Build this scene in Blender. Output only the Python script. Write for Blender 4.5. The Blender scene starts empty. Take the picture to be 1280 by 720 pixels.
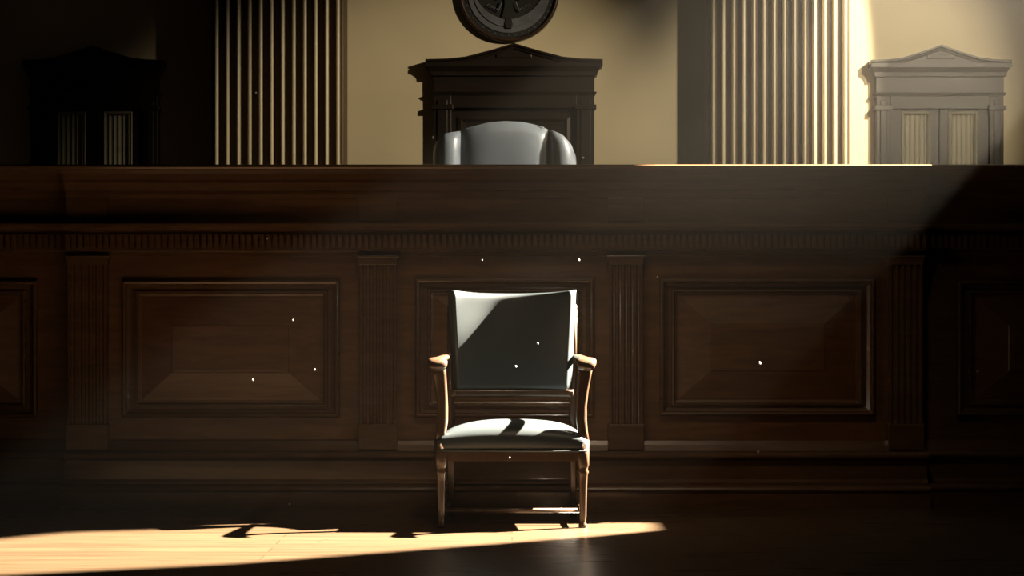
import bpy, bmesh, math, random
from mathutils import Vector, Matrix
random.seed(7)
S = bpy.context.scene
COL = S.collection
F = 2280.0      # focal length in pixels of the 1280 px wide frame
HY = 395.0      # row of the horizon
EYE = 0.93

def PX(px, Y): return (px - 640.0) * Y / F
def PZ(py, Y): return EYE - (py - HY) * Y / F

# ------------------------------------------------------------------ materials
def new_mat(name):
    m = bpy.data.materials.new(name); m.use_nodes = True
    nt = m.node_tree
    return m, nt, nt.nodes['Principled BSDF']

def wood(name, c1, c2, rough=0.38, scale=(1.2, 9, 9), bump=0.08, coat=0.0, spec=0.4):
    m, nt, b = new_mat(name)
    tc = nt.nodes.new('ShaderNodeTexCoord'); mp = nt.nodes.new('ShaderNodeMapping')
    mp.inputs['Scale'].default_value = scale
    n = nt.nodes.new('ShaderNodeTexNoise'); n.inputs['Scale'].default_value = 3.0
    n.inputs['Detail'].default_value = 6; n.inputs['Roughness'].default_value = 0.6
    n.inputs['Distortion'].default_value = 0.8
    r = nt.nodes.new('ShaderNodeValToRGB')
    r.color_ramp.elements[0].position = 0.3; r.color_ramp.elements[1].position = 0.72
    r.color_ramp.elements[0].color = (*c1, 1); r.color_ramp.elements[1].color = (*c2, 1)
    bp = nt.nodes.new('ShaderNodeBump'); bp.inputs['Strength'].default_value = bump
    bp.inputs['Distance'].default_value = 0.004
    L = nt.links.new
    L(tc.outputs['Object'], mp.inputs['Vector']); L(mp.outputs[0], n.inputs['Vector'])
    L(n.outputs['Fac'], r.inputs[0]); L(r.outputs[0], b.inputs['Base Color'])
    L(n.outputs['Fac'], bp.inputs['Height']); L(bp.outputs[0], b.inputs['Normal'])
    b.inputs['Roughness'].default_value = rough
    b.inputs['Coat Weight'].default_value = coat
    b.inputs['Specular IOR Level'].default_value = spec
    return m

def plain(name, c, rough=0.6, var=0.12, nscale=6, bump=0.05, metallic=0.0, spec=0.4, sheen=0.0):
    m, nt, b = new_mat(name)
    tc = nt.nodes.new('ShaderNodeTexCoord')
    n = nt.nodes.new('ShaderNodeTexNoise'); n.inputs['Scale'].default_value = nscale
    n.inputs['Detail'].default_value = 5
    r = nt.nodes.new('ShaderNodeValToRGB')
    r.color_ramp.elements[0].position = 0.3; r.color_ramp.elements[1].position = 0.7
    r.color_ramp.elements[0].color = (*[v*(1-var) for v in c], 1)
    r.color_ramp.elements[1].color = (*[min(1, v*(1+var)) for v in c], 1)
    bp = nt.nodes.new('ShaderNodeBump'); bp.inputs['Strength'].default_value = bump
    bp.inputs['Distance'].default_value = 0.003
    L = nt.links.new
    L(tc.outputs['Object'], n.inputs['Vector']); L(n.outputs['Fac'], r.inputs[0])
    L(r.outputs[0], b.inputs['Base Color']); L(n.outputs['Fac'], bp.inputs['Height'])
    L(bp.outputs[0], b.inputs['Normal'])
    b.inputs['Roughness'].default_value = rough; b.inputs['Metallic'].default_value = metallic
    b.inputs['Specular IOR Level'].default_value = spec
    b.inputs['Sheen Weight'].default_value = sheen
    return m

def leather(name, c, rough=0.36, spec=0.5):
    m, nt, b = new_mat(name)
    tc = nt.nodes.new('ShaderNodeTexCoord')
    v = nt.nodes.new('ShaderNodeTexVoronoi'); v.inputs['Scale'].default_value = 260
    n = nt.nodes.new('ShaderNodeTexNoise'); n.inputs['Scale'].default_value = 5
    r = nt.nodes.new('ShaderNodeValToRGB')
    r.color_ramp.elements[0].color = (*[x*0.85 for x in c], 1)
    r.color_ramp.elements[1].color = (*[x*1.15 for x in c], 1)
    bp = nt.nodes.new('ShaderNodeBump'); bp.inputs['Strength'].default_value = 0.12
    bp.inputs['Distance'].default_value = 0.001
    L = nt.links.new
    L(tc.outputs['Object'], v.inputs['Vector']); L(tc.outputs['Object'], n.inputs['Vector'])
    L(n.outputs['Fac'], r.inputs[0]); L(r.outputs[0], b.inputs['Base Color'])
    L(v.outputs['Distance'], bp.inputs['Height']); L(bp.outputs[0], b.inputs['Normal'])
    b.inputs['Roughness'].default_value = rough
    b.inputs['Specular IOR Level'].default_value = spec
    return m

M = {}
M['mahogany'] = wood('mahogany', (.046, .0235, .0105), (.080, .042, .0195), rough=.27, coat=.15)
M['mahogany_field'] = wood('mahogany_field', (.054, .025, .0098), (.10, .048, .0195), rough=.36)
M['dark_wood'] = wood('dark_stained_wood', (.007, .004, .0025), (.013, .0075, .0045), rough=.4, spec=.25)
M['chair_wood'] = wood('walnut', (.034, .018, .010), (.058, .034, .020), rough=.3, scale=(9, 9, 1.5), coat=.25)
M['leather'] = leather('blue_grey_leather', (.0215, .0275, .030), rough=.42, spec=.32)
M['leather_judge'] = leather('grey_leather', (.165, .185, .205), rough=.30, spec=.6)
M['wall'] = plain('cream_plaster', (.52, .44, .29), rough=.8, var=.05, nscale=2.5, bump=.03)
M['ceiling'] = plain('ceiling_plaster', (.08, .065, .05), rough=.9, var=.03)
M['gold_rib'] = plain('cream_gilt', (.62, .53, .36), rough=.38, var=.06, nscale=14, spec=.6)
M['groove'] = wood('groove_wood', (.055, .030, .012), (.085, .048, .02), rough=.5, scale=(9, 9, .8))
M['pane'] = plain('pleated_lining', (.20, .18, .12), rough=.6, var=.08)
M['brass'] = plain('brass', (.55, .40, .18), rough=.3, var=.08, metallic=1.0, nscale=20)
M['seal_dark'] = plain('seal_dark', (.012, .012, .012), rough=.45, var=.2, nscale=10)
M['seal_grey'] = plain('seal_grey', (.085, .09, .10), rough=.5, var=.25, nscale=16)
M['seal_rim'] = wood('seal_rim', (.02, .012, .008), (.04, .022, .014), rough=.35)
M['dust'] = plain('pale_dust', (.5, .49, .45), rough=.9, var=.03)
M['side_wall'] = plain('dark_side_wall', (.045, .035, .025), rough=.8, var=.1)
M['carpet'] = plain('platform_carpet', (.05, .03, .02), rough=.95, var=.2, nscale=80)

def floor_mat():
    m, nt, b = new_mat('floorboards')
    L = nt.links.new
    tc = nt.nodes.new('ShaderNodeTexCoord')
    br = nt.nodes.new('ShaderNodeTexBrick')
    br.inputs['Scale'].default_value = 1.0
    br.inputs['Brick Width'].default_value = 2.6; br.inputs['Row Height'].default_value = .12
    br.inputs['Mortar Size'].default_value = .0016; br.inputs['Mortar Smooth'].default_value = .1
    br.inputs['Color1'].default_value = (.035, .0215, .011, 1)
    br.inputs['Color2'].default_value = (.045, .028, .015, 1)
    br.inputs['Mortar'].default_value = (.010, .005, .003, 1)
    br.offset = .37
    mp = nt.nodes.new('ShaderNodeMapping'); mp.inputs['Scale'].default_value = (.9, 16, 1)
    n = nt.nodes.new('ShaderNodeTexNoise'); n.inputs['Scale'].default_value = 2.2
    n.inputs['Detail'].default_value = 7; n.inputs['Roughness'].default_value = .6
    r = nt.nodes.new('ShaderNodeMapRange'); r.inputs[1].default_value = .3; r.inputs[2].default_value = .7
    r.inputs[3].default_value = .72; r.inputs[4].default_value = 1.15
    mx = nt.nodes.new('ShaderNodeVectorMath'); mx.operation = 'SCALE'
    L(tc.outputs['Object'], br.inputs['Vector']); L(tc.outputs['Object'], mp.inputs['Vector'])
    L(mp.outputs[0], n.inputs['Vector']); L(n.outputs['Fac'], r.inputs[0])
    L(br.outputs['Color'], mx.inputs[0]); L(r.outputs[0], mx.inputs['Scale'])
    L(mx.outputs[0], b.inputs['Base Color'])
    rr = nt.nodes.new('ShaderNodeMapRange'); rr.inputs[3].default_value = .22; rr.inputs[4].default_value = .36
    L(n.outputs['Fac'], rr.inputs[0]); L(rr.outputs[0], b.inputs['Roughness'])
    bp = nt.nodes.new('ShaderNodeBump'); bp.inputs['Strength'].default_value = .12; bp.inputs['Distance'].default_value = .003
    L(n.outputs['Fac'], bp.inputs['Height']); L(bp.outputs[0], b.inputs['Normal'])
    b.inputs['Specular IOR Level'].default_value = .45
    return m
M['floor'] = floor_mat()

# ------------------------------------------------------------------ mesh helpers
class MB:
    def __init__(s): s.v = []; s.f = []
    def add(s, vs, fs):
        o = len(s.v); s.v += [tuple(v) for v in vs]; s.f += [tuple(i + o for i in f) for f in fs]; return s
    def box(s, x0, x1, y0, y1, z0, z1):
        vs = [(x, y, z) for x in (x0, x1) for y in (y0, y1) for z in (z0, z1)]
        return s.add(vs, [(0,1,3,2),(4,6,7,5),(0,4,5,1),(2,3,7,6),(0,2,6,4),(1,5,7,3)])
    def ext_x(s, prof, x0, x1):
        """closed (y,z) profile swept along x"""
        n = len(prof)
        vs = [(x0, y, z) for y, z in prof] + [(x1, y, z) for y, z in prof]
        fs = [(i, (i+1) % n, n + (i+1) % n, n + i) for i in range(n)]
        fs += [tuple(range(n))[::-1], tuple(range(n, 2*n))]
        return s.add(vs, fs)
    def ext_z(s, prof, z0, z1):
        n = len(prof)
        vs = [(x, y, z0) for x, y in prof] + [(x, y, z1) for x, y in prof]
        fs = [(i, (i+1) % n, n + (i+1) % n, n + i) for i in range(n)]
        fs += [tuple(range(n))[::-1], tuple(range(n, 2*n))]
        return s.add(vs, fs)
    def ext_y(s, prof, y0, y1):
        n = len(prof)
        vs = [(x, y0, z) for x, z in prof] + [(x, y1, z) for x, z in prof]
        fs = [(i, (i+1) % n, n + (i+1) % n, n + i) for i in range(n)]
        fs += [tuple(range(n))[::-1], tuple(range(n, 2*n))]
        return s.add(vs, fs)
    def loft(s, rings, cap0=False, cap1=False, closed=True):
        n = len(rings[0]); vs = [p for r in rings for p in r]; fs = []
        for k in range(len(rings) - 1):
            for i in range(n if closed else n - 1):
                fs.append((k*n + i, k*n + (i+1) % n, (k+1)*n + (i+1) % n, (k+1)*n + i))
        if cap0: fs.append(tuple(range(n))[::-1])
        if cap1: fs.append(tuple((len(rings)-1)*n + i for i in range(n)))
        return s.add(vs, fs)
    def rect_rings(s, x0, x1, z0, z1, steps, cap=True):
        """mitred moulding round a rectangle: steps of (inset_x, inset_z, y)"""
        rings = [[(x0+ix, y, z0+iz), (x1-ix, y, z0+iz), (x1-ix, y, z1-iz), (x0+ix, y, z1-iz)] for ix, iz, y in steps]
        return s.loft(rings, cap1=cap)
    def tube(s, pts, rad, n=12, caps=True, sq=1.0):
        """round or squarish bar along points; rad per point (r) or (rx, ry)"""
        rings = []
        P = [Vector(p) for p in pts]
        for i, p in enumerate(P):
            t = (P[min(i+1, len(P)-1)] - P[max(i-1, 0)]).normalized()
            up = Vector((1, 0, 0)) if abs(t.x) < .9 else Vector((0, 1, 0))
            a = (up - t * up.dot(t)).normalized(); b = t.cross(a)
            r = rad[i] if isinstance(rad, (list, tuple)) else rad
            rx, ry = r if isinstance(r, (list, tuple)) else (r, r)
            ring = []
            for k in range(n):
                an = 2*math.pi*(k+.5)/n; c, d = math.cos(an), math.sin(an)
                if sq != 1.0:
                    c = math.copysign(abs(c)**sq, c); d = math.copysign(abs(d)**sq, d)
                ring.append(tuple(p + a*(c*rx) + b*(d*ry)))
            rings.append(ring)
        return s.loft(rings, cap0=caps, cap1=caps)
    def build(s, name, mat, parent=None, smooth=False, bevel=0.0, subsurf=0):
        me = bpy.data.meshes.new(name); me.from_pydata(s.v, [], s.f)
        bm = bmesh.new(); bm.from_mesh(me)
        bmesh.ops.recalc_face_normals(bm, faces=bm.faces); bm.to_mesh(me); bm.free()
        me.materials.append(mat)
        if smooth:
            for p in me.polygons: p.use_smooth = True
        o = bpy.data.objects.new(name, me); COL.objects.link(o)
        if parent:
            o.parent = parent
            o.matrix_parent_inverse = Matrix.Translation(parent.location).inverted()
        if subsurf:
            md = o.modifiers.new('sub', 'SUBSURF'); md.levels = subsurf; md.render_levels = subsurf
        if bevel:
            md = o.modifiers.new('bev', 'BEVEL'); md.width = bevel; md.segments = 2; md.limit_method = 'ANGLE'
            md.angle_limit = math.radians(40)
        return o

def tag(o, label, cat, group=None, kind=None):
    o['label'] = label; o['category'] = cat
    if group: o['group'] = group
    if kind: o['kind'] = kind
    return o

def thing(name, loc, label, cat, group=None, kind=None):
    o = bpy.data.objects.new(name, None); o.empty_display_size = .1
    COL.objects.link(o); o.location = loc
    return tag(o, label, cat, group, kind)

YB = 12.0      # plane of the back wall
PLAT = .62     # raised platform behind the bench

# ------------------------------------------------------------------ the setting
fl = MB().box(-6, 4.2, -1.2, 12.2, -.1, 0).build('floor', M['floor'])
tag(fl, 'dark glossy hardwood floor of long boards in front of the bench', 'floor', kind='structure')
wb = MB().box(-6, 4.2, YB+.0015, YB+.2, 0, 5.6).build('wall_back', M['wall'])
tag(wb, 'cream plaster wall behind the bench', 'wall', kind='structure')
wl = MB().box(-6.2, -6, -1.2, 12.2, 0, 5.6).build('wall_left', M['side_wall'])
tag(wl, 'plaster side wall out of the light', 'wall', kind='structure')
wf = MB().box(-6, 4.2, -1.4, -1.2, 0, 5.6).build('wall_front', M['side_wall'])
tag(wf, 'plaster wall at the viewer end of the room', 'wall', kind='structure')
ce = MB().box(-6.2, 4.4, -1.4, 12.2, 5.6, 5.8).build('ceiling', M['ceiling'])
tag(ce, 'plain plaster ceiling', 'ceiling', kind='structure')
pl = MB().box(-5.9, 3.9, 9.45, YB, 0, PLAT).build('trim_1', M['carpet'])
tag(pl, 'raised carpeted platform behind the bench', 'platform', kind='structure')

# key light; unseen right wall's opening is made up, shaped to cut the beam
KD = Vector((.72, .26, .66)).normalized()
K = Vector((0, 8.2, .5)) + KD * 14.0
FLOOR_PATCH = [(.62, 8.2), (-1.28, 8.2), (-1.34, 7.99), (-1.55, 7.93), (-1.90, 7.84), (-2.14, 7.58), (-2.45, 7.40), (-2.45, 6.3),
               (-1.85, 6.56), (-1.05, 6.86), (-.26, 7.34), (.34, 7.70), (.62, 7.92)]
XW = 4.0
def to_wall(x, y, z=0.0, xw=XW):
    P = Vector((x, y, z)); t = (xw - K.x) / (P.x - K.x); q = K + (P - K) * t
    return (q.y, q.z)
hole = [to_wall(x, y) for x, y in FLOOR_PATCH]  # lit floor outline projected back to the lamp gives the opening its shape
def right_wall():
    bm = bmesh.new()
    def ring(pts, x): return [bm.verts.new((x, y, z)) for y, z in pts]
    def fill(x):
        outer = ring([(-1.2, 0), (12.2, 0), (12.2, 5.6), (-1.2, 5.6)], x); inner = ring(hole, x)
        es = [bm.edges.new((r[i], r[(i+1) % len(r)])) for r in (outer, inner) for i in range(len(r))]
        bmesh.ops.triangle_fill(bm, use_beauty=True, use_dissolve=False, edges=es)
        return inner
    a = fill(XW); b = fill(XW + .004)
    for i in range(len(a)):
        bm.faces.new((a[i], a[(i+1) % len(a)], b[(i+1) % len(a)], b[i]))
    bmesh.ops.recalc_face_normals(bm, faces=bm.faces)
    me = bpy.data.meshes.new('wall_right'); bm.to_mesh(me); bm.free(); me.materials.append(M['side_wall'])
    o = bpy.data.objects.new('wall_right', me); COL.objects.link(o); return o
wr = right_wall()
tag(wr, 'unseen plaster side wall with an added opening shaped to cut the light beam', 'wall', kind='structure')

# ------------------------------------------------------------------ judge's bench
YF = 8.95
XL, XR = PX(82, 8.9), PX(1158, 8.9)          # the part that stands forward
bench = thing('judge_bench', (0, 8.9, 0), 'long dark mahogany panelled judge bench running across the room', 'bench')

def section(x0, x1, dy, bench):
    y = YF + dy
    zt = PZ(207, 8.8)
    body = MB().box(x0, x1, y, y + .45, .10, zt - .05)
    body.build('body', M['mahogany_field'], bench)
    plinth = [(y+.3, 0), (y-.15, 0), (y-.15, .080), (y-.158, .084), (y-.160, .094), (y-.156, .102), (y-.146, .110), (y-.130, .113), (y-.085, .114),
              (y-.085, .120), (y-.07, .135), (y-.07, .225), (y-.09, .235), (y-.10, .240), (y-.104, .248), (y-.102, .257), (y-.092, .266), (y-.075, .271), (y-.05, .272),
              (y-.03, .30), (y-.02, .32), (y+.3, .32)]
    MB().ext_x(plinth, x0, x1).build('stepped_base', M['mahogany'], bench)
    z = lambda py: PZ(py, y-.08)
    corn = [(y+.2, z(320)), (y-.02, z(320)), (y-.03, z(318)), (y-.03, z(315)), (y-.05, z(313)), (y-.05, z(291)), (y-.065, z(288)),
            (y-.10, z(287)), (y-.115, z(284)), (y-.115, z(280)), (y-.10, z(279)), (y-.04, z(277)), (y-.04, z(248)), (y-.05, z(246)),
            (y-.06, z(243)), (y-.06, z(238)), (y-.075, z(236)), (y-.09, z(232)), (y-.10, z(229)), (y-.10, z(225)), (y-.115, z(222)),
            (y-.135, z(218)), (y-.14, z(214)), (y+.2, z(214))]
    MB().ext_x(corn, x0, x1).build('cornice', M['mahogany'], bench)
    cap = [(y+.50, z(214)), (y-.155, z(214)), (y-.165, z(212.6)), (y-.168, z(211)), (y-.168, z(209)), (y-.16, z(207.5)), (y-.15, z(207)), (y+.50, z(207))]
    MB().ext_x(cap, x0, x1).build('countertop', M['mahogany'], bench)
    d = MB(); n = int((x1 - x0) / .0315)
    for i in range(n):
        xc = x0 + (i + .5) * (x1 - x0) / n
        d.box(xc - .0095, xc + .0095, y - .078, y - .045, z(310), z(293))
    d.build('dentil_band', M['mahogany'], bench)

section(XL, XR, 0, bench)
section(-5.9, XL, .09, bench)
section(XR, 3.98, .09, bench)

def bench_pilaster(p0, p1):
    x0, x1 = PX(p0, 8.9), PX(p1, 8.9)
    zt, zb = PZ(320, 8.9), PZ(562, 8.9)
    w = x1 - x0
    # fluted shaft: a row of channels in one profile
    n = 5; prof = [(x0, YF+.01), (x0, YF-.05)]
    pitch = w / (n + .35); rw = pitch * .62
    for i in range(n):
        c = x0 + w/2 + (i - (n-1)/2) * pitch
        for k in range(7):
            a = math.pi * k / 6
            prof.append((c - math.cos(a) * rw/2, YF - .05 + math.sin(a) * rw * .55))
    prof += [(x1, YF-.05), (x1, YF+.01)]
    z1, z0 = PZ(331, 8.9), PZ(530, 8.9)
    p = MB().ext_z(prof, z0, z1).build('pilaster', M['mahogany'], bench)
    c = MB().box(x0-.006, x1+.006, YF-.058, YF+.01, z1, PZ(322, 8.9)).box(x0-.014, x1+.014, YF-.064, YF+.01, PZ(322, 8.9), PZ(319.5, 8.9))
    cap = c.build('capital', M['mahogany'], p, bevel=.002)
    b = MB().box(x0-.008, x1+.008, YF-.062, YF+.01, zb, z0)
    b.build('pedestal_block', M['mahogany'], p, bevel=.004)
    f = MB().box(x0-.008, x1+.008, YF-.052, YF-.02, PZ(276.5, 8.9), PZ(247, 8.9))
    f.build('frieze_block', M['mahogany'], bench, bevel=.002)
for a, b in ((85, 133), (450, 495), (762, 803), (1112, 1153)):
    bench_pilaster(a, b)

def raised_panel(p0, p1, q0, q1, dy=0.0):
    Y = YF + dy
    x0, x1, z1, z0 = PX(p0, Y), PX(p1, Y), PZ(q0, Y), PZ(q1, Y)
    k = Y / F
    st = [(0, 0, Y+.004), (0, 0, Y-.018), (1.5*k, 1.5*k, Y-.030), (3*k, 3*k, Y-.034), (5*k, 5*k, Y-.031), (6.5*k, 6.5*k, Y-.016), (11*k, 11*k, Y-.002),
          (15*k, 13*k, Y-.002), (16*k, 14*k, Y-.017), (18*k, 16*k, Y-.019), (20*k, 18*k, Y-.003), (24*k, 21*k, Y+.002)]
    p = MB().rect_rings(x0, x1, z0, z1, [(a, b, y) for a, b, y in st], cap=False).build('panel_moulding', M['mahogany'], bench)
    ix, iz = 25*k, 22*k
    m = MB().rect_rings(x0, x1, z0, z1, [(ix-2*k, iz-2*k, Y+.004), (ix, iz, Y-.002), (ix + 3*k, iz + 3*k, Y-.004), (ix+38*k, iz+34*k, Y-.034), (ix+39*k, iz+35*k, Y-.038), (ix+42*k, iz+38*k, Y-.039)])
    m.build('raised_field', M['mahogany_field'], p)
raised_panel(153, 425, 350, 522)
raised_panel(519, 743, 348, 522)
raised_panel(824, 1093, 348, 520)
raised_panel(1195, 1465, 350, 520, .09)
raised_panel(-215, 48, 350, 522, .09)

# ------------------------------------------------------------------ fluted wall pilasters
def wall_pilaster(p0, p1, nr, label):
    Y = YB - .26
    x0, x1 = PX(p0, Y), PX(p1, Y)
    t = thing('fluted_pilaster', ((x0+x1)/2, YB-.08, PLAT), label, 'pilaster', 'fluted pilasters on the back wall')
    sh = MB().box(x0, x1, Y, YB, PLAT, 5.4)
    sh.build('shaft', M['groove'], t, bevel=.01)
    pitch = (x1 - x0 - .05) / (nr - 1 + .3)
    for i in range(nr):
        c = x0 + .035 + i * pitch
        r = .0105
        prof = [(c - r, Y + .002)] + [(c - r*math.cos(math.pi*k/8), Y - .045 - r*math.sin(math.pi*k/8)) for k in range(9)] + [(c + r, Y + .002)]
        MB().ext_z(prof, PLAT + .25, 5.1).build('rib', M['gold_rib'], t, smooth=False)
    MB().box(x0-.03, x1+.03, Y-.07, YB, PLAT, PLAT+.25).build('plinth', M['groove'], t, bevel=.008)
    MB().box(x0-.03, x1+.03, Y-.07, YB, 5.1, 5.4).build('capital', M['groove'], t, bevel=.008)
wall_pilaster(265, 430, 12, 'dim dark fluted pilaster with thin pale ribs left of the seal')
wall_pilaster(884, 1062, 14, 'sunlit fluted pilaster with glowing cream ribs right of the seal')

# ------------------------------------------------------------------ pedimented doors and surround
def casework(name, label, cat, pc, half, apex, shoulder, kind=None, depth=.07, door=False, name_kind=None, wash=None):
    Y = YB - depth
    X = lambda d: PX(pc + d, Y)
    Z = lambda py: PZ(py, Y)
    t = thing(name, (X(0), YB - depth/2, PLAT), label, cat, kind=kind)
    s = half / 110.0
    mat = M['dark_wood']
    h = shoulder - apex
    out = [(-110, 0), (-82, .04), (-60, .16), (-30, .55), (0, 1), (30, .55), (60, .16), (82, .04), (110, 0)]
    top = [(X(a*s), Z(shoulder - b*h)) for a, b in out]
    low = [(X(a*s*.965), Z(shoulder + 5 - b*h)) for a, b in out]
    # tympanum and the raking moulding that frames it
    ty = MB().ext_y(top + [(X(110*s), Z(shoulder+6)), (X(-110*s), Z(shoulder+6))], Y - .02, YB)
    ped = ty.build('pediment', mat, t)
    rk = MB()
    n = len(top)
    rings = []
    for i in range(n):
        (ax, az), (bx, bz) = top[i], low[i]
        rings.append([(ax, Y-.018, az), (ax, Y-.045, az), (ax, Y-.045, az-.012), (ax, Y-.034, az-.02), (ax, Y-.03, az-.034), (ax, Y-.018, az-.034)])
    rk.loft(rings, cap0=True, cap1=True)
    rk.build('raking_cornice', mat, ped)
    w = lambda d: X(d*s)
    MB().box(w(-22), w(22), Y-.03, Y-.015, Z(shoulder-2), Z(shoulder - .35*h)).build('tympanum_block', mat, ped, bevel=.004)
    # cornice, stepping in as it goes down
    def mitre(z1, d1, y1, z0, d0, y0, m):
        m.loft([[(w(-d0), YB, z0), (w(-d0), y0, z0), (w(d0), y0, z0), (w(d0), YB, z0)],
                [(w(-d1), YB, z1), (w(-d1), y1, z1), (w(d1), y1, z1), (w(d1), YB, z1)]], cap0=True, cap1=True)
    m = MB()
    mitre(Z(shoulder+4), 110, Y-.045, Z(shoulder+9), 110, Y-.045, m)
    mitre(Z(shoulder+9), 108, Y-.042, Z(shoulder+15), 104, Y-.026, m)
    mitre(Z(shoulder+15), 104, Y-.026, Z(shoulder+20), 103, Y-.025, m)
    m.build('cornice', mat, t)
    m = MB()
    mitre(Z(shoulder+20), 100, Y-.005, Z(shoulder+40), 100, Y-.005, m)
    mitre(Z(shoulder+40), 103, Y-.018, Z(shoulder+44), 101, Y-.008, m)
    m.build('frieze', mat, t)
    zb = PLAT
    for sg in (-1, 1):
        a, b = sorted((w(sg*100), w(sg*78)))
        j = MB().box(a, b, Y-.004, YB, zb, Z(shoulder+44)).box(a+.025, b-.025, Y-.016, Y-.002, zb+.2, Z(shoulder+50))
        j.box(a-.012, b+.012, Y-.025, YB, Z(shoulder+62), Z(shoulder+56))
        j.build('jamb', mat, t, bevel=.003)
    MB().box(w(-78), w(78), Y-.002, YB, Z(shoulder+60), Z(shoulder+44)).build('lintel', mat, t, bevel=.003)
    if not door:
        b = MB().box(w(-78), w(78), YB-.03, YB, zb, Z(shoulder+60))
        bk = b.build('back_panel', mat, t)
        MB().rect_rings(w(-70), w(70), zb+.3, Z(shoulder+70), [(0, 0, YB-.029), (0, 0, YB-.045), (.02, .02, YB-.05), (.035, .035, YB-.036), (.06, .06, YB-.034)]).build('panel_moulding', mat, bk)
    else:
        for sg in (-1, 1):
            a, b = sorted((w(sg*77.5), w(sg*.8)))
            lf = MB()
            pa, pb = a + .075, b - .055
            if sg > 0: pa, pb = a + .055, b - .075
            zt_, zm, zl = Z(shoulder+59), Z(shoulder+63), zb + .55
            yl = YB - .045
            lf.box(a, pa, yl, YB, zb, zt_).box(pb, b, yl, YB, zb, zt_).box(pa, pb, yl, YB, zm, zt_).box(pa, pb, yl, YB, zb, zl)
            d = lf.build('door_leaf', mat, t, bevel=.003)
            MB().rect_rings(pa, pb, zl, zm, [(0, 0, yl-.008), (.006, .006, yl-.014), (.014, .014, yl-.006), (.018, .018, yl+.01)], cap=False).build('glazing_bead', M['pane'], d)
            g = []
            n = 36
            for i in range(n + 1):
                x = pa + (pb - pa) * i / n
                g.append((x, yl + .024 - .009 * (.5 + .5*math.cos(2*math.pi*i/6)) ** 3))
            MB().ext_z(g + [(pb, YB-.002), (pa, YB-.002)], zl, zm).build('pleated_panel', M['pane'], d, smooth=False)
            kn = MB(); xk = b - .035 if sg < 0 else a + .035
            kn.tube([(xk, yl, PLAT+.95), (xk, yl-.03, PLAT+.95), (xk, yl-.04, PLAT+.95), (xk, yl-.062, PLAT+.95), (xk, yl-.066, PLAT+.95)], [.009, .009, .022, .024, .012])
            kn.build('knob', M['brass'], d, smooth=True)
    return t
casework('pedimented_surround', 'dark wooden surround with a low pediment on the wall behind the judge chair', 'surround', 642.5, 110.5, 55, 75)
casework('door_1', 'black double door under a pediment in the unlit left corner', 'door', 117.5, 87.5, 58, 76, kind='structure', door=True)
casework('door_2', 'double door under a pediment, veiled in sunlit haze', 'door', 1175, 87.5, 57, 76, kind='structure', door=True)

# ------------------------------------------------------------------ round seal
sx, sz = PX(636, YB-.05), PZ(-11, YB-.05)
seal = thing('round_seal', (sx, YB-.03, sz), 'round dark wall seal with a grey ring, hung above the pediment', 'seal')
R = .331
def lathe(prof, n=72):
    rings = []
    for i in range(n):
        a = 2*math.pi*i/n
        rings.append([(sx + r*math.cos(a), y, sz + r*math.sin(a)) for r, y in prof])
    rings.append(rings[0])
    return rings
m = MB(); m.loft(lathe([(R*.90, YB-.001), (R, YB-.001), (R, YB-.035), (R*.985, YB-.05), (R*.95, YB-.055), (R*.925, YB-.045), (R*.91, YB-.03), (R*.91, YB-.001)]), closed=False)
m.build('rim', M['seal_rim'], seal, smooth=True)
m = MB(); n = 72
m.add([(sx + R*.915*math.cos(2*math.pi*i/n), y, sz + R*.915*math.sin(2*math.pi*i/n)) for y in (YB-.03, YB-.002) for i in range(n)],
      [tuple(range(n)), tuple(range(n, 2*n))] + [(i, (i+1) % n, n+(i+1) % n, n+i) for i in range(n)])
m.build('dark_disc', M['seal_dark'], seal)
def annulus(r0, r1, y0, y1, a0=0, a1=360, n=72, taper=False):
    m = MB(); rings = []
    for i in range(n+1):
        u = i/n; a = math.radians(a0 + (a1-a0)*u)
        k = 1.0 if not taper else max(.02, math.sin(math.pi*u))**.6
        q0 = r1 - (r1-r0)*k
        rings.append([(sx + r*math.cos(a), y, sz + r*math.sin(a)) for r, y in ((q0, y1), (q0, y0), (r1, y0), (r1, y1))])
    m.loft(rings, cap0=True, cap1=True); return m
annulus(.225, .270, YB-.037, YB-.029).build('grey_ring', M['seal_grey'], seal)
annulus(.180, .232, YB-.045, YB-.030, 188, 352, taper=True).build('ribbon', M['seal_grey'], seal)
# star studs between ring and rim
for i in range(21, 40):
    a = 2*math.pi*i/40; c = Vector((sx + .287*math.cos(a), 0, sz + .287*math.sin(a)))
    pts = []
    for k in range(10):
        q = .0075 if k % 2 == 0 else .003
        pts.append((c.x + q*math.sin(math.pi*k/5), c.z + q*math.cos(math.pi*k/5)))
    MB().ext_y(pts, YB-.034, YB-.028).build('star', M['seal_grey'], seal)
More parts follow.
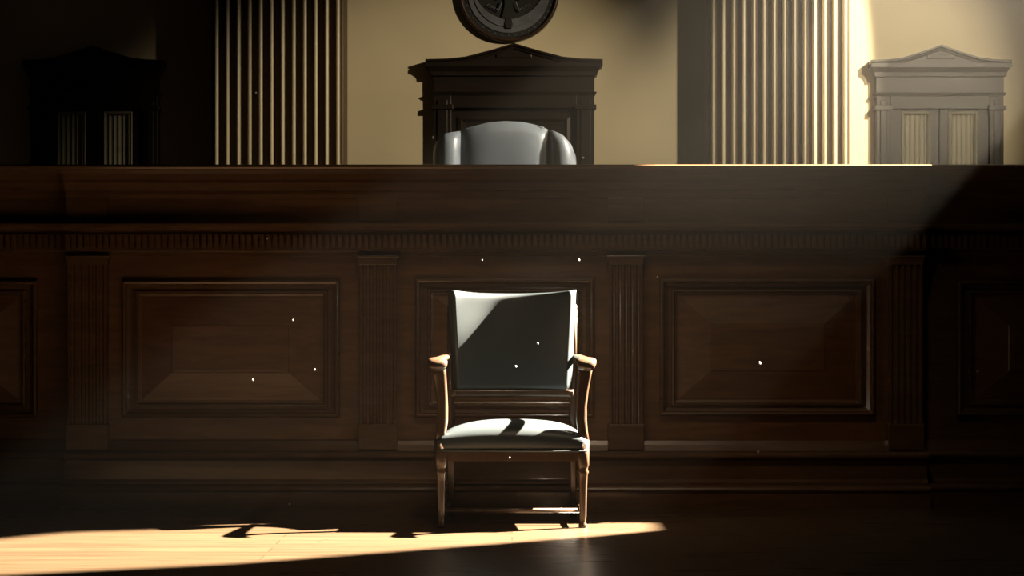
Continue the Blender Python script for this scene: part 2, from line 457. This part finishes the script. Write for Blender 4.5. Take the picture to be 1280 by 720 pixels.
# spread bird with tail, legs and a branch
bird = MB()
wing = [(.0, .09), (.03, .12), (.07, .15), (.12, .16), (.165, .13), (.155, .09), (.14, .05), (.12, .01), (.10, -.03), (.075, -.055), (.05, -.05), (.03, -.02)]
outline = [(sx + a, sz + b) for a, b in wing] + [(sx + .028, sz - .10), (sx + .045, sz - .175), (sx, sz - .19), (sx - .045, sz - .175), (sx - .028, sz - .10)] + [(sx - a, sz + b) for a, b in wing[::-1]]
bird.ext_y(outline, YB-.05, YB-.029)
bird.tube([(sx, YB-.05, sz+.10), (sx, YB-.055, sz+.15), (sx-.012, YB-.055, sz+.175), (sx-.035, YB-.052, sz+.17)], [.03, .026, .02, .004], n=10)
bd = bird.build('bird', M['seal_dark'], seal)
for sg in (-1, 1):
    lg = MB()
    lg.tube([(sx + sg*.045, YB-.055, sz-.07), (sx + sg*.062, YB-.055, sz-.115), (sx + sg*.078, YB-.05, sz-.12)], [.006, .004, .006], n=6)
    for k in range(6):
        u = k/5; lg.tube([(sx + sg*(.06 + .07*u), YB-.05, sz-.12+.035*u), (sx + sg*(.075+.07*u), YB-.052, sz-.135+.04*u)], [.004, .002], n=6)
    lg.build('talon_branch', M['seal_grey'], bd)
MB().ext_y([(sx-.020, sz-.178), (sx+.020, sz-.178), (sx+.030, sz-.215), (sx+.018, sz-.243), (sx-.018, sz-.243), (sx-.030, sz-.215)], YB-.052, YB-.03).build('tail', M['seal_dark'], bd, bevel=.003)

# ------------------------------------------------------------------ judge's chair
YC = 10.25
jc = thing('judge_chair', (PX(636, YC), YC, PLAT), 'grey leather judge chair with rounded top rising behind the bench', 'chair')
kc = YC / F
def pad(name, x0, x1, ztop_fn, zbot, y_front_fn, thick, mat, parent, nx=18, nz=14, puff=.05):
    """puffed upholstery pad: front and rear grids joined at the rim"""
    front, rear = [], []
    for j in range(nz+1):
        v = j/nz; rf, rr = [], []
        for i in range(nx+1):
            u = i/nx; x = x0 + (x1-x0)*u
            z = zbot + (ztop_fn(x) - zbot)*v
            e = (max(0.0, 1 - abs(2*u-1)**5) * max(0.0, 1 - abs(2*v-1)**6)) ** .45
            yf = y_front_fn(x, z)
            rf.append((x, yf + puff*(1-e), z)); rr.append((x, yf + thick - puff*.4*(1-e), z))
        front.append(rf); rear.append(rr)
    m = MB()
    m.loft(front, closed=False); m.loft(rear, closed=False)
    # rim
    n1 = nx+1; tot = (nz+1)*n1
    per = [(0, i) for i in range(nx)] + [(j, nx) for j in range(nz)] + [(nz, nx-i) for i in range(nx)] + [(nz-j, 0) for j in range(nz)]
    idx = [j*n1 + i for j, i in per]
    for a in range(len(idx)):
        b = (a+1) % len(idx)
        m.f.append((idx[a], idx[b], tot + idx[b], tot + idx[a]))
    return m.build(name, mat, parent, smooth=True)
pts_top = [(540, 190), (545, 178), (556, 168), (572, 165), (590, 159), (612, 153.5), (632, 152), (652, 153), (672, 157.5), (690, 163), (704, 170), (714, 181), (720, 195), (722, 210)]
def top_at(px):
    for (a, b), (c, d) in zip(pts_top, pts_top[1:]):
        if a <= px <= c: return b + (d-b)*(px-a)/(c-a)
    return pts_top[0][1] if px < 540 else pts_top[-1][1]
ztop = lambda x: PZ(top_at(x/kc + 640), YC)
zb = PLAT + .55
def lobe(x0, x1, y0, d, p):
    return lambda x, z: y0 + d*(1 - max(0, 1 - abs((2*x-x0-x1)/(x1-x0))**p)**(1/p))
def lobe_pad(name, a, b, y0, d, p, nx):
    x0, x1 = PX(a, YC), PX(b, YC)
    return pad(name, x0, x1, ztop, zb, lobe(x0, x1, y0, d, p), d + .04, M['leather_judge'], jc, nx=nx, puff=.02)
lobe_pad('backrest', 568, 689, YC-.045, .10, 3.2, 40)
lobe_pad('side_bolster', 541, 578, YC-.075, .11, 2.2, 18)
lobe_pad('side_bolster', 684, 722, YC-.060, .11, 2.0, 18)
MB().tube([(x*kc, YC-.012, PZ(top_at(x+640)+.3, YC)) for x in range(-60, 42, 4)], .004, n=8).build('piping', M['leather_judge'], jc, smooth=True)
s_ = MB(); s_.box(-.30, .30, YC-.50, YC+.02, PLAT+.45, PLAT+.58); s_.build('seat', M['leather_judge'], jc, bevel=.04)
s_ = MB(); s_.tube([(0, YC-.22, PLAT+.08), (0, YC-.22, PLAT+.46)], [.03, .035]); s_.build('column', M['seal_dark'], jc, smooth=True)
for k in range(5):
    a = 2*math.pi*k/5 + .3
    MB().tube([(0, YC-.22, PLAT+.10), (.28*math.cos(a), YC-.22+.28*math.sin(a), PLAT+.05), (.30*math.cos(a), YC-.22+.30*math.sin(a), PLAT+.005)], [.025, .018, .022]).build('foot', M['seal_dark'], jc, smooth=True)
for sg in (-1, 1):
    MB().tube([(sg*.33, YC-.40, PLAT+.48), (sg*.36, YC-.40, PLAT+.70), (sg*.36, YC-.05, PLAT+.72)], [(.02, .02), (.03, .022), (.03, .022)], n=10).build('armrest', M['seal_dark'], jc, smooth=True)

# ------------------------------------------------------------------ the witness armchair
ch = thing('armchair', (0, 8.22, 0), 'empty wooden armchair with blue-grey leather seat and back, standing before the bench', 'chair')
W, LE = M['chair_wood'], M['leather']
YFR, YRE = 8.02, 8.44
def back_y(z): return 8.40 + (z - .50) * .10          # recline
# rear legs that run up as the back posts
for sg in (-1, 1):
    x = sg * .283
    pts = [(x, YRE+.03, 0), (x, YRE+.01, .15), (x, YRE-.005, .36), (x, YRE-.01, .46), (x, back_y(.6)+.03, .60), (x*1.01, back_y(.8)+.035, .80), (x*1.02, back_y(1.0)+.04, .98)]
    MB().tube(pts, [(.014, .016), (.016, .018), (.020, .020), (.020, .020), (.017, .018), (.015, .016), (.013, .014)], n=12, sq=.5).build('leg', W, ch, smooth=True)
# front legs, turned with ring and collar
for sg in (-1, 1):
    x = sg * .312
    prof = [(0, .019), (.012, .020), (.02, .014), (.035, .0135), (.05, .0155), (.12, .0165), (.20, .019), (.235, .021), (.245, .026), (.255, .021), (.27, .024), (.275, .027), (.385, .027)]
    pts = [(x, YFR, z) for z, r in prof]
    MB().tube(pts, [r for z, r in prof], n=14, sq=.75).build('leg', W, ch, smooth=True)
# seat frame
sf = MB()
fx, rx = .335, .300
z0, z1 = .292, .345
outer = [(-fx, YFR-.012), (fx, YFR-.012), (rx, YRE+.01), (-rx, YRE+.01)]
inner = [(-fx+.04, YFR+.03), (fx-.04, YFR+.03), (rx-.03, YRE-.02), (-rx+.03, YRE-.02)]
sf.loft([[(x, y, z0) for x, y in outer], [(x, y, z1) for x, y in outer], [(x, y, z1) for x, y in inner], [(x, y, z0) for x, y in inner], [(x, y, z0) for x, y in outer]])
sf.build('seat_frame', W, ch, bevel=.006)
# seat cushion: crowned pad with rolled front
def cushion():
    nx, ny = 28, 22; grid_t, grid_b = [], []
    for j in range(ny+1):
        v = j/ny; t, b = [], []
        for i in range(nx+1):
            u = 2*i/nx - 1
            hw = .330 + (.292-.330)*v
            x = hw*u; y = (YFR-.028) + v*(YRE+.01-(YFR-.028))
            ex = max(0, 1-abs(u)**4)**.5; ey = max(0, 1-abs(2*v-1)**5)**.5
            e = ex*ey
            cr = (1-u*u)*.020*math.sin(math.pi*min(1, v*1.0+.15))
            z = .385 + .048*e + cr*1.3 + .020*v*e
            t.append((x, y, z)); b.append((x*(.985), y + (.004 if v < .5 else -.006), .333))
        grid_t.append(t); grid_b.append(b)
    m = MB(); m.loft(grid_t, closed=False); m.loft(grid_b, closed=False)
    n1 = nx+1; tot = (ny+1)*n1
    per = [(0, i) for i in range(nx)] + [(j, nx) for j in range(ny)] + [(ny, nx-i) for i in range(nx)] + [(ny-j, 0) for j in range(ny)]
    idx = [j*n1+i for j, i in per]
    for a in range(len(idx)):
        b = (a+1) % len(idx); m.f.append((idx[a], idx[b], tot+idx[b], tot+idx[a]))
    return m.build('seat_cushion', LE, ch, smooth=True)
sc = cushion()
MB().tube([(-.328, YFR-.026, .340), (0, YFR-.027, .339), (.328, YFR-.026, .340)], .005, n=8).build('piping', LE, sc, smooth=True)
# backrest: concave shell with wings that come forward towards the top
def backrest():
    nx, nz = 60, 30; fr, rr = [], []
    for j in range(nz+1):
        v = j/nz; a, b = [], []
        for i in range(nx+1):
            u = 2*i/nx - 1
            hw = .275 + .020*v
            x = hw*u
            zt = 1.034 + .016*abs(u)**2.2
            z = .585 + (zt-.585)*v
            k = .035 + .095*v**1.1
            edge = max(0, 1-abs(u)**14)**.5 * max(0, 1-abs(2*v-1)**16)**.5
            ar = min(abs(u)/.90, 1.0); roll = max(0.0, (abs(u)-.90)/.10)
            y = back_y(z) - .010 - k*ar**2.2 + .040*roll - .012*(1-u*u)*math.sin(math.pi*v)
            a.append((x, y + .014*(1-edge), z))
            b.append((x, back_y(z) + .050 - k*.8*ar**2.2, z))
        fr.append(a); rr.append(b)
    m = MB(); m.loft(fr, closed=False); m.loft(rr, closed=False)
    n1 = nx+1; tot = (nz+1)*n1
    per = [(0, i) for i in range(nx)] + [(j, nx) for j in range(nz)] + [(nz, nx-i) for i in range(nx)] + [(nz-j, 0) for j in range(nz)]
    idx = [j*n1+i for j, i in per]
    for p in range(len(idx)):
        q = (p+1) % len(idx); m.f.append((idx[p], idx[q], tot+idx[q], tot+idx[p]))
    return m.build('backrest', LE, ch, smooth=True)
br = backrest()
# lower back rail
rl = []
for i in range(21):
    u = 2*i/20 - 1; x = .283*u
    y = back_y(.575) - .012 - .030*abs(u)**2.2
    rl.append((x, y + .008, .574))
MB().tube(rl, [(.011, .018)]*21, n=10, sq=.6).build('back_rail', W, ch, smooth=True)
# arms: from post forward, rolled front end; carved supports
for sg in (-1, 1):
    P = [(sg*.292, 8.43, .742), (sg*.305, 8.34, .742), (sg*.322, 8.22, .735), (sg*.332, 8.10, .732), (sg*.330, 8.03, .732), (sg*.326, 7.99, .726), (sg*.322, 7.965, .712), (sg*.320, 7.975, .696)]
    Rr = [(.014, .012), (.020, .012), (.026, .013), (.034, .015), (.042, .017), (.044, .019), (.040, .016), (.030, .010)]
    MB().tube(P, [(a, b) for a, b in Rr], n=16, sq=.8).build('armrest', W, ch, smooth=True)
    Q = [(sg*.318, 8.035, .36), (sg*.312, 8.035, .42), (sg*.306, 8.04, .47), (sg*.306, 8.05, .53), (sg*.312, 8.055, .60), (sg*.320, 8.05, .67), (sg*.326, 8.04, .725)]
    q = [(.026, .022), (.022, .022), (.024, .022), (.024, .020), (.026, .020), (.030, .022), (.034, .026)]
    MB().tube(Q, q, n=14, sq=.65).build('arm_support', W, ch, smooth=True)
# stretchers
MB().tube([(-.304, 8.12, .064), (0, 8.12, .064), (.304, 8.12, .064)], [(.010, .011)]*3, n=10, sq=.6).build('stretcher', W, ch, smooth=True)
for sg in (-1, 1):
    MB().tube([(sg*.312, YFR, .075), (sg*.298, 8.30, .072), (sg*.286, YRE+.015, .07)], [(.009, .011)]*3, n=10, sq=.6).build('stretcher', W, ch, smooth=True)

# ------------------------------------------------------------------ dust motes
def in_patch(x, y):
    c = False; n = len(FLOOR_PATCH); j = n-1
    for i in range(n):
        xi, yi = FLOOR_PATCH[i]; xj, yj = FLOOR_PATCH[j]
        if (yi > y) != (yj > y) and x < (xj-xi)*(y-yi)/(yj-yi) + xi: c = not c
        j = i
    return c
motes = [(320, 116, 3.5, 'in front of the dim ribs of the left pilaster'),
         (334, 298, 2, 'before the dark cornice of the bench, above its left panel'),
         (603, 325, 2, 'above the armchair, left of its middle'),
         (724, 325, 2.5, 'above the right corner of the armchair'),
         (822, 346, 2.5, 'at the upper corner of the panel right of the armchair'),
         (950, 454, 4, 'drifting before the panel right of the armchair'),
         (948, 565, 3.5, 'by the base ledge under the panel right of the armchair'),
         (893, 698, 4, 'low over the dark floor right of the armchair'),
         (1222, 464, 3.5, 'before the dark panel at the far right of the bench'),
         (1222, 699, 4, 'low over the floor at right'),
         (362, 630, 2, 'before the bench base, left of the armchair'),
         (645, 458, 3, 'in front of the armchair back, the lower of two'),
         (672, 429, 3, 'in front of the armchair back, the upper of two'),
         (316, 475, 3, 'before the lower middle of the panel left of the armchair'),
         (393, 462, 3, 'before the lower corner of the panel left of the armchair'),
         (366, 400, 2.5, 'before the upper corner of the panel left of the armchair'),
         (637, 572, 2.5, 'under the seat of the armchair'),
         (541, 172, 3, 'left of the rounded top of the judge chair'),
         (729, 197, 3, 'right of the rounded top of the judge chair'),
         (227, 207, 2, 'over the countertop by the black double door')]
for px, py, d, where in motes:
    best = None
    if py > 215:
        for i in range(140):
            Y = 8.7 - .03*i if not (540 < px < 740) else 7.9 - .03*i
            P = Vector((PX(px, Y), Y, PZ(py, Y)))
            if P.z < .02: continue
            t = K.z / (K.z - P.z); q = K + (P - K)*t
            if in_patch(q.x, q.y): best = P; break
    if best is None:
        Y = 11.3 if py < 160 else (9.9 if py < 215 else 7.6)
        best = Vector((PX(px, Y), Y, PZ(py, Y)))
    r = d * .42 * best.y / F
    bm = bmesh.new(); bmesh.ops.create_icosphere(bm, subdivisions=2, radius=r)
    for v in bm.verts:
        v.co *= random.uniform(.6, 1.25)
        v.co.z *= 1.15
    me = bpy.data.meshes.new('dust_mote'); bm.to_mesh(me); bm.free(); me.materials.append(M['dust'])
    o = bpy.data.objects.new('dust_mote', me); COL.objects.link(o); o.location = best
    tag(o, 'pale floating dust mote ' + where, 'dust mote', 'dust motes drifting in the air')

# ------------------------------------------------------------------ light
def spot(name, loc, target, power, angle, blend, color, radius, scale=(1, 1, 1)):
    l = bpy.data.lights.new(name, 'SPOT'); l.energy = power; l.spot_size = math.radians(angle); l.spot_blend = blend
    l.color = color; l.shadow_soft_size = radius
    o = bpy.data.objects.new(name, l); COL.objects.link(o); o.location = loc
    d = (Vector(target) - Vector(loc)).normalized()
    o.rotation_euler = d.to_track_quat('-Z', 'Y').to_euler(); o.scale = scale
    return o
spot('sun_beam', K, (-.9, 7.6, 0), 900000, 24, .3, (1.0, .86, .66), .08)
WALLSRC = (3.85, 9.3, 3.75)
spot('wall_beam', (3.88, 7.6, 3.9), (-.60, YB, 2.0), 1080, 26, .85, (1.0, .84, .58), .08)
spot('door_beam', (3.88, 7.6, 3.9), (2.15, YB, 2.2), 760, 31, .6, (1.0, .86, .62), .08)
spot('wall_hot_beam', WALLSRC, (PX(1026, YB), YB, 2.45), 1900, 44, .3, (1.0, .86, .60), .03, (.23, 1, 1))
spot('chair_beam', WALLSRC, (PX(632, YC), YC, 1.85), 2200, 16, .5, (1.0, .90, .74), .04)
spot('bench_wash', (.3, 5.2, 5.3), (.3, 8.85, .75), 250, 44, 1.0, (1.0, .74, .48), .35)

w = bpy.data.worlds.new('world'); S.world = w; w.use_nodes = True
bg = w.node_tree.nodes['Background']; bg.inputs[0].default_value = (.02, .02, .02, 1); bg.inputs[1].default_value = .1
vs = w.node_tree.nodes.new('ShaderNodeVolumeScatter'); vs.inputs['Density'].default_value = .003
vs.inputs['Anisotropy'].default_value = .2; vs.inputs['Color'].default_value = (1, .95, .85, 1)
wn = w.node_tree.nodes; wl_ = w.node_tree.links.new
ge = wn.new('ShaderNodeNewGeometry'); sp = wn.new('ShaderNodeSeparateXYZ'); wl_(ge.outputs['Position'], sp.inputs[0])
mx_ = wn.new('ShaderNodeMapRange'); mx_.interpolation_type = 'SMOOTHSTEP'; mx_.inputs[1].default_value = .9; mx_.inputs[2].default_value = 2.6
my_ = wn.new('ShaderNodeMapRange'); my_.interpolation_type = 'SMOOTHSTEP'; my_.inputs[1].default_value = 9.4; my_.inputs[2].default_value = 10.2
wl_(sp.outputs['X'], mx_.inputs[0]); wl_(sp.outputs['Y'], my_.inputs[0])
mu = wn.new('ShaderNodeMath'); mu.operation = 'MULTIPLY'; wl_(mx_.outputs[0], mu.inputs[0]); wl_(my_.outputs[0], mu.inputs[1])
ma = wn.new('ShaderNodeMath'); ma.operation = 'MULTIPLY_ADD'; wl_(mu.outputs[0], ma.inputs[0])
ma.inputs[1].default_value = .022; ma.inputs[2].default_value = .0003
mz_ = wn.new('ShaderNodeMapRange'); mz_.interpolation_type = 'SMOOTHSTEP'; mz_.inputs[1].default_value = 1.0; mz_.inputs[2].default_value = 1.7
mk_ = wn.new('ShaderNodeMapRange'); mk_.interpolation_type = 'SMOOTHSTEP'; mk_.inputs[1].default_value = -.3; mk_.inputs[2].default_value = 1.2
wl_(sp.outputs['Z'], mz_.inputs[0]); wl_(sp.outputs['X'], mk_.inputs[0])
mv = wn.new('ShaderNodeMath'); mv.operation = 'MULTIPLY'; wl_(mz_.outputs[0], mv.inputs[0]); wl_(mk_.outputs[0], mv.inputs[1])
mb = wn.new('ShaderNodeMath'); mb.operation = 'MULTIPLY_ADD'; mb.inputs[1].default_value = .0012
wl_(mv.outputs[0], mb.inputs[0]); wl_(ma.outputs[0], mb.inputs[2])
wl_(mb.outputs[0], vs.inputs['Density'])
w.node_tree.links.new(vs.outputs[0], w.node_tree.nodes['World Output'].inputs['Volume'])

# ------------------------------------------------------------------ camera
cam = bpy.data.cameras.new('camera'); cam.sensor_width = 36; cam.lens = F / 1280 * 36
cam.shift_y = (HY - 360) / 1280
co = bpy.data.objects.new('camera', cam); COL.objects.link(co)
co.location = (0, 0, EYE); co.rotation_euler = (math.pi/2, 0, 0)
S.camera = co
vw = S.view_settings
vw.view_transform = 'Standard'; vw.look = 'None'; vw.gamma = 1; vw.exposure = 0; vw.use_curve_mapping = False
S.cycles.volume_step_rate = 5
w.cycles.volume_step_size = 5.0
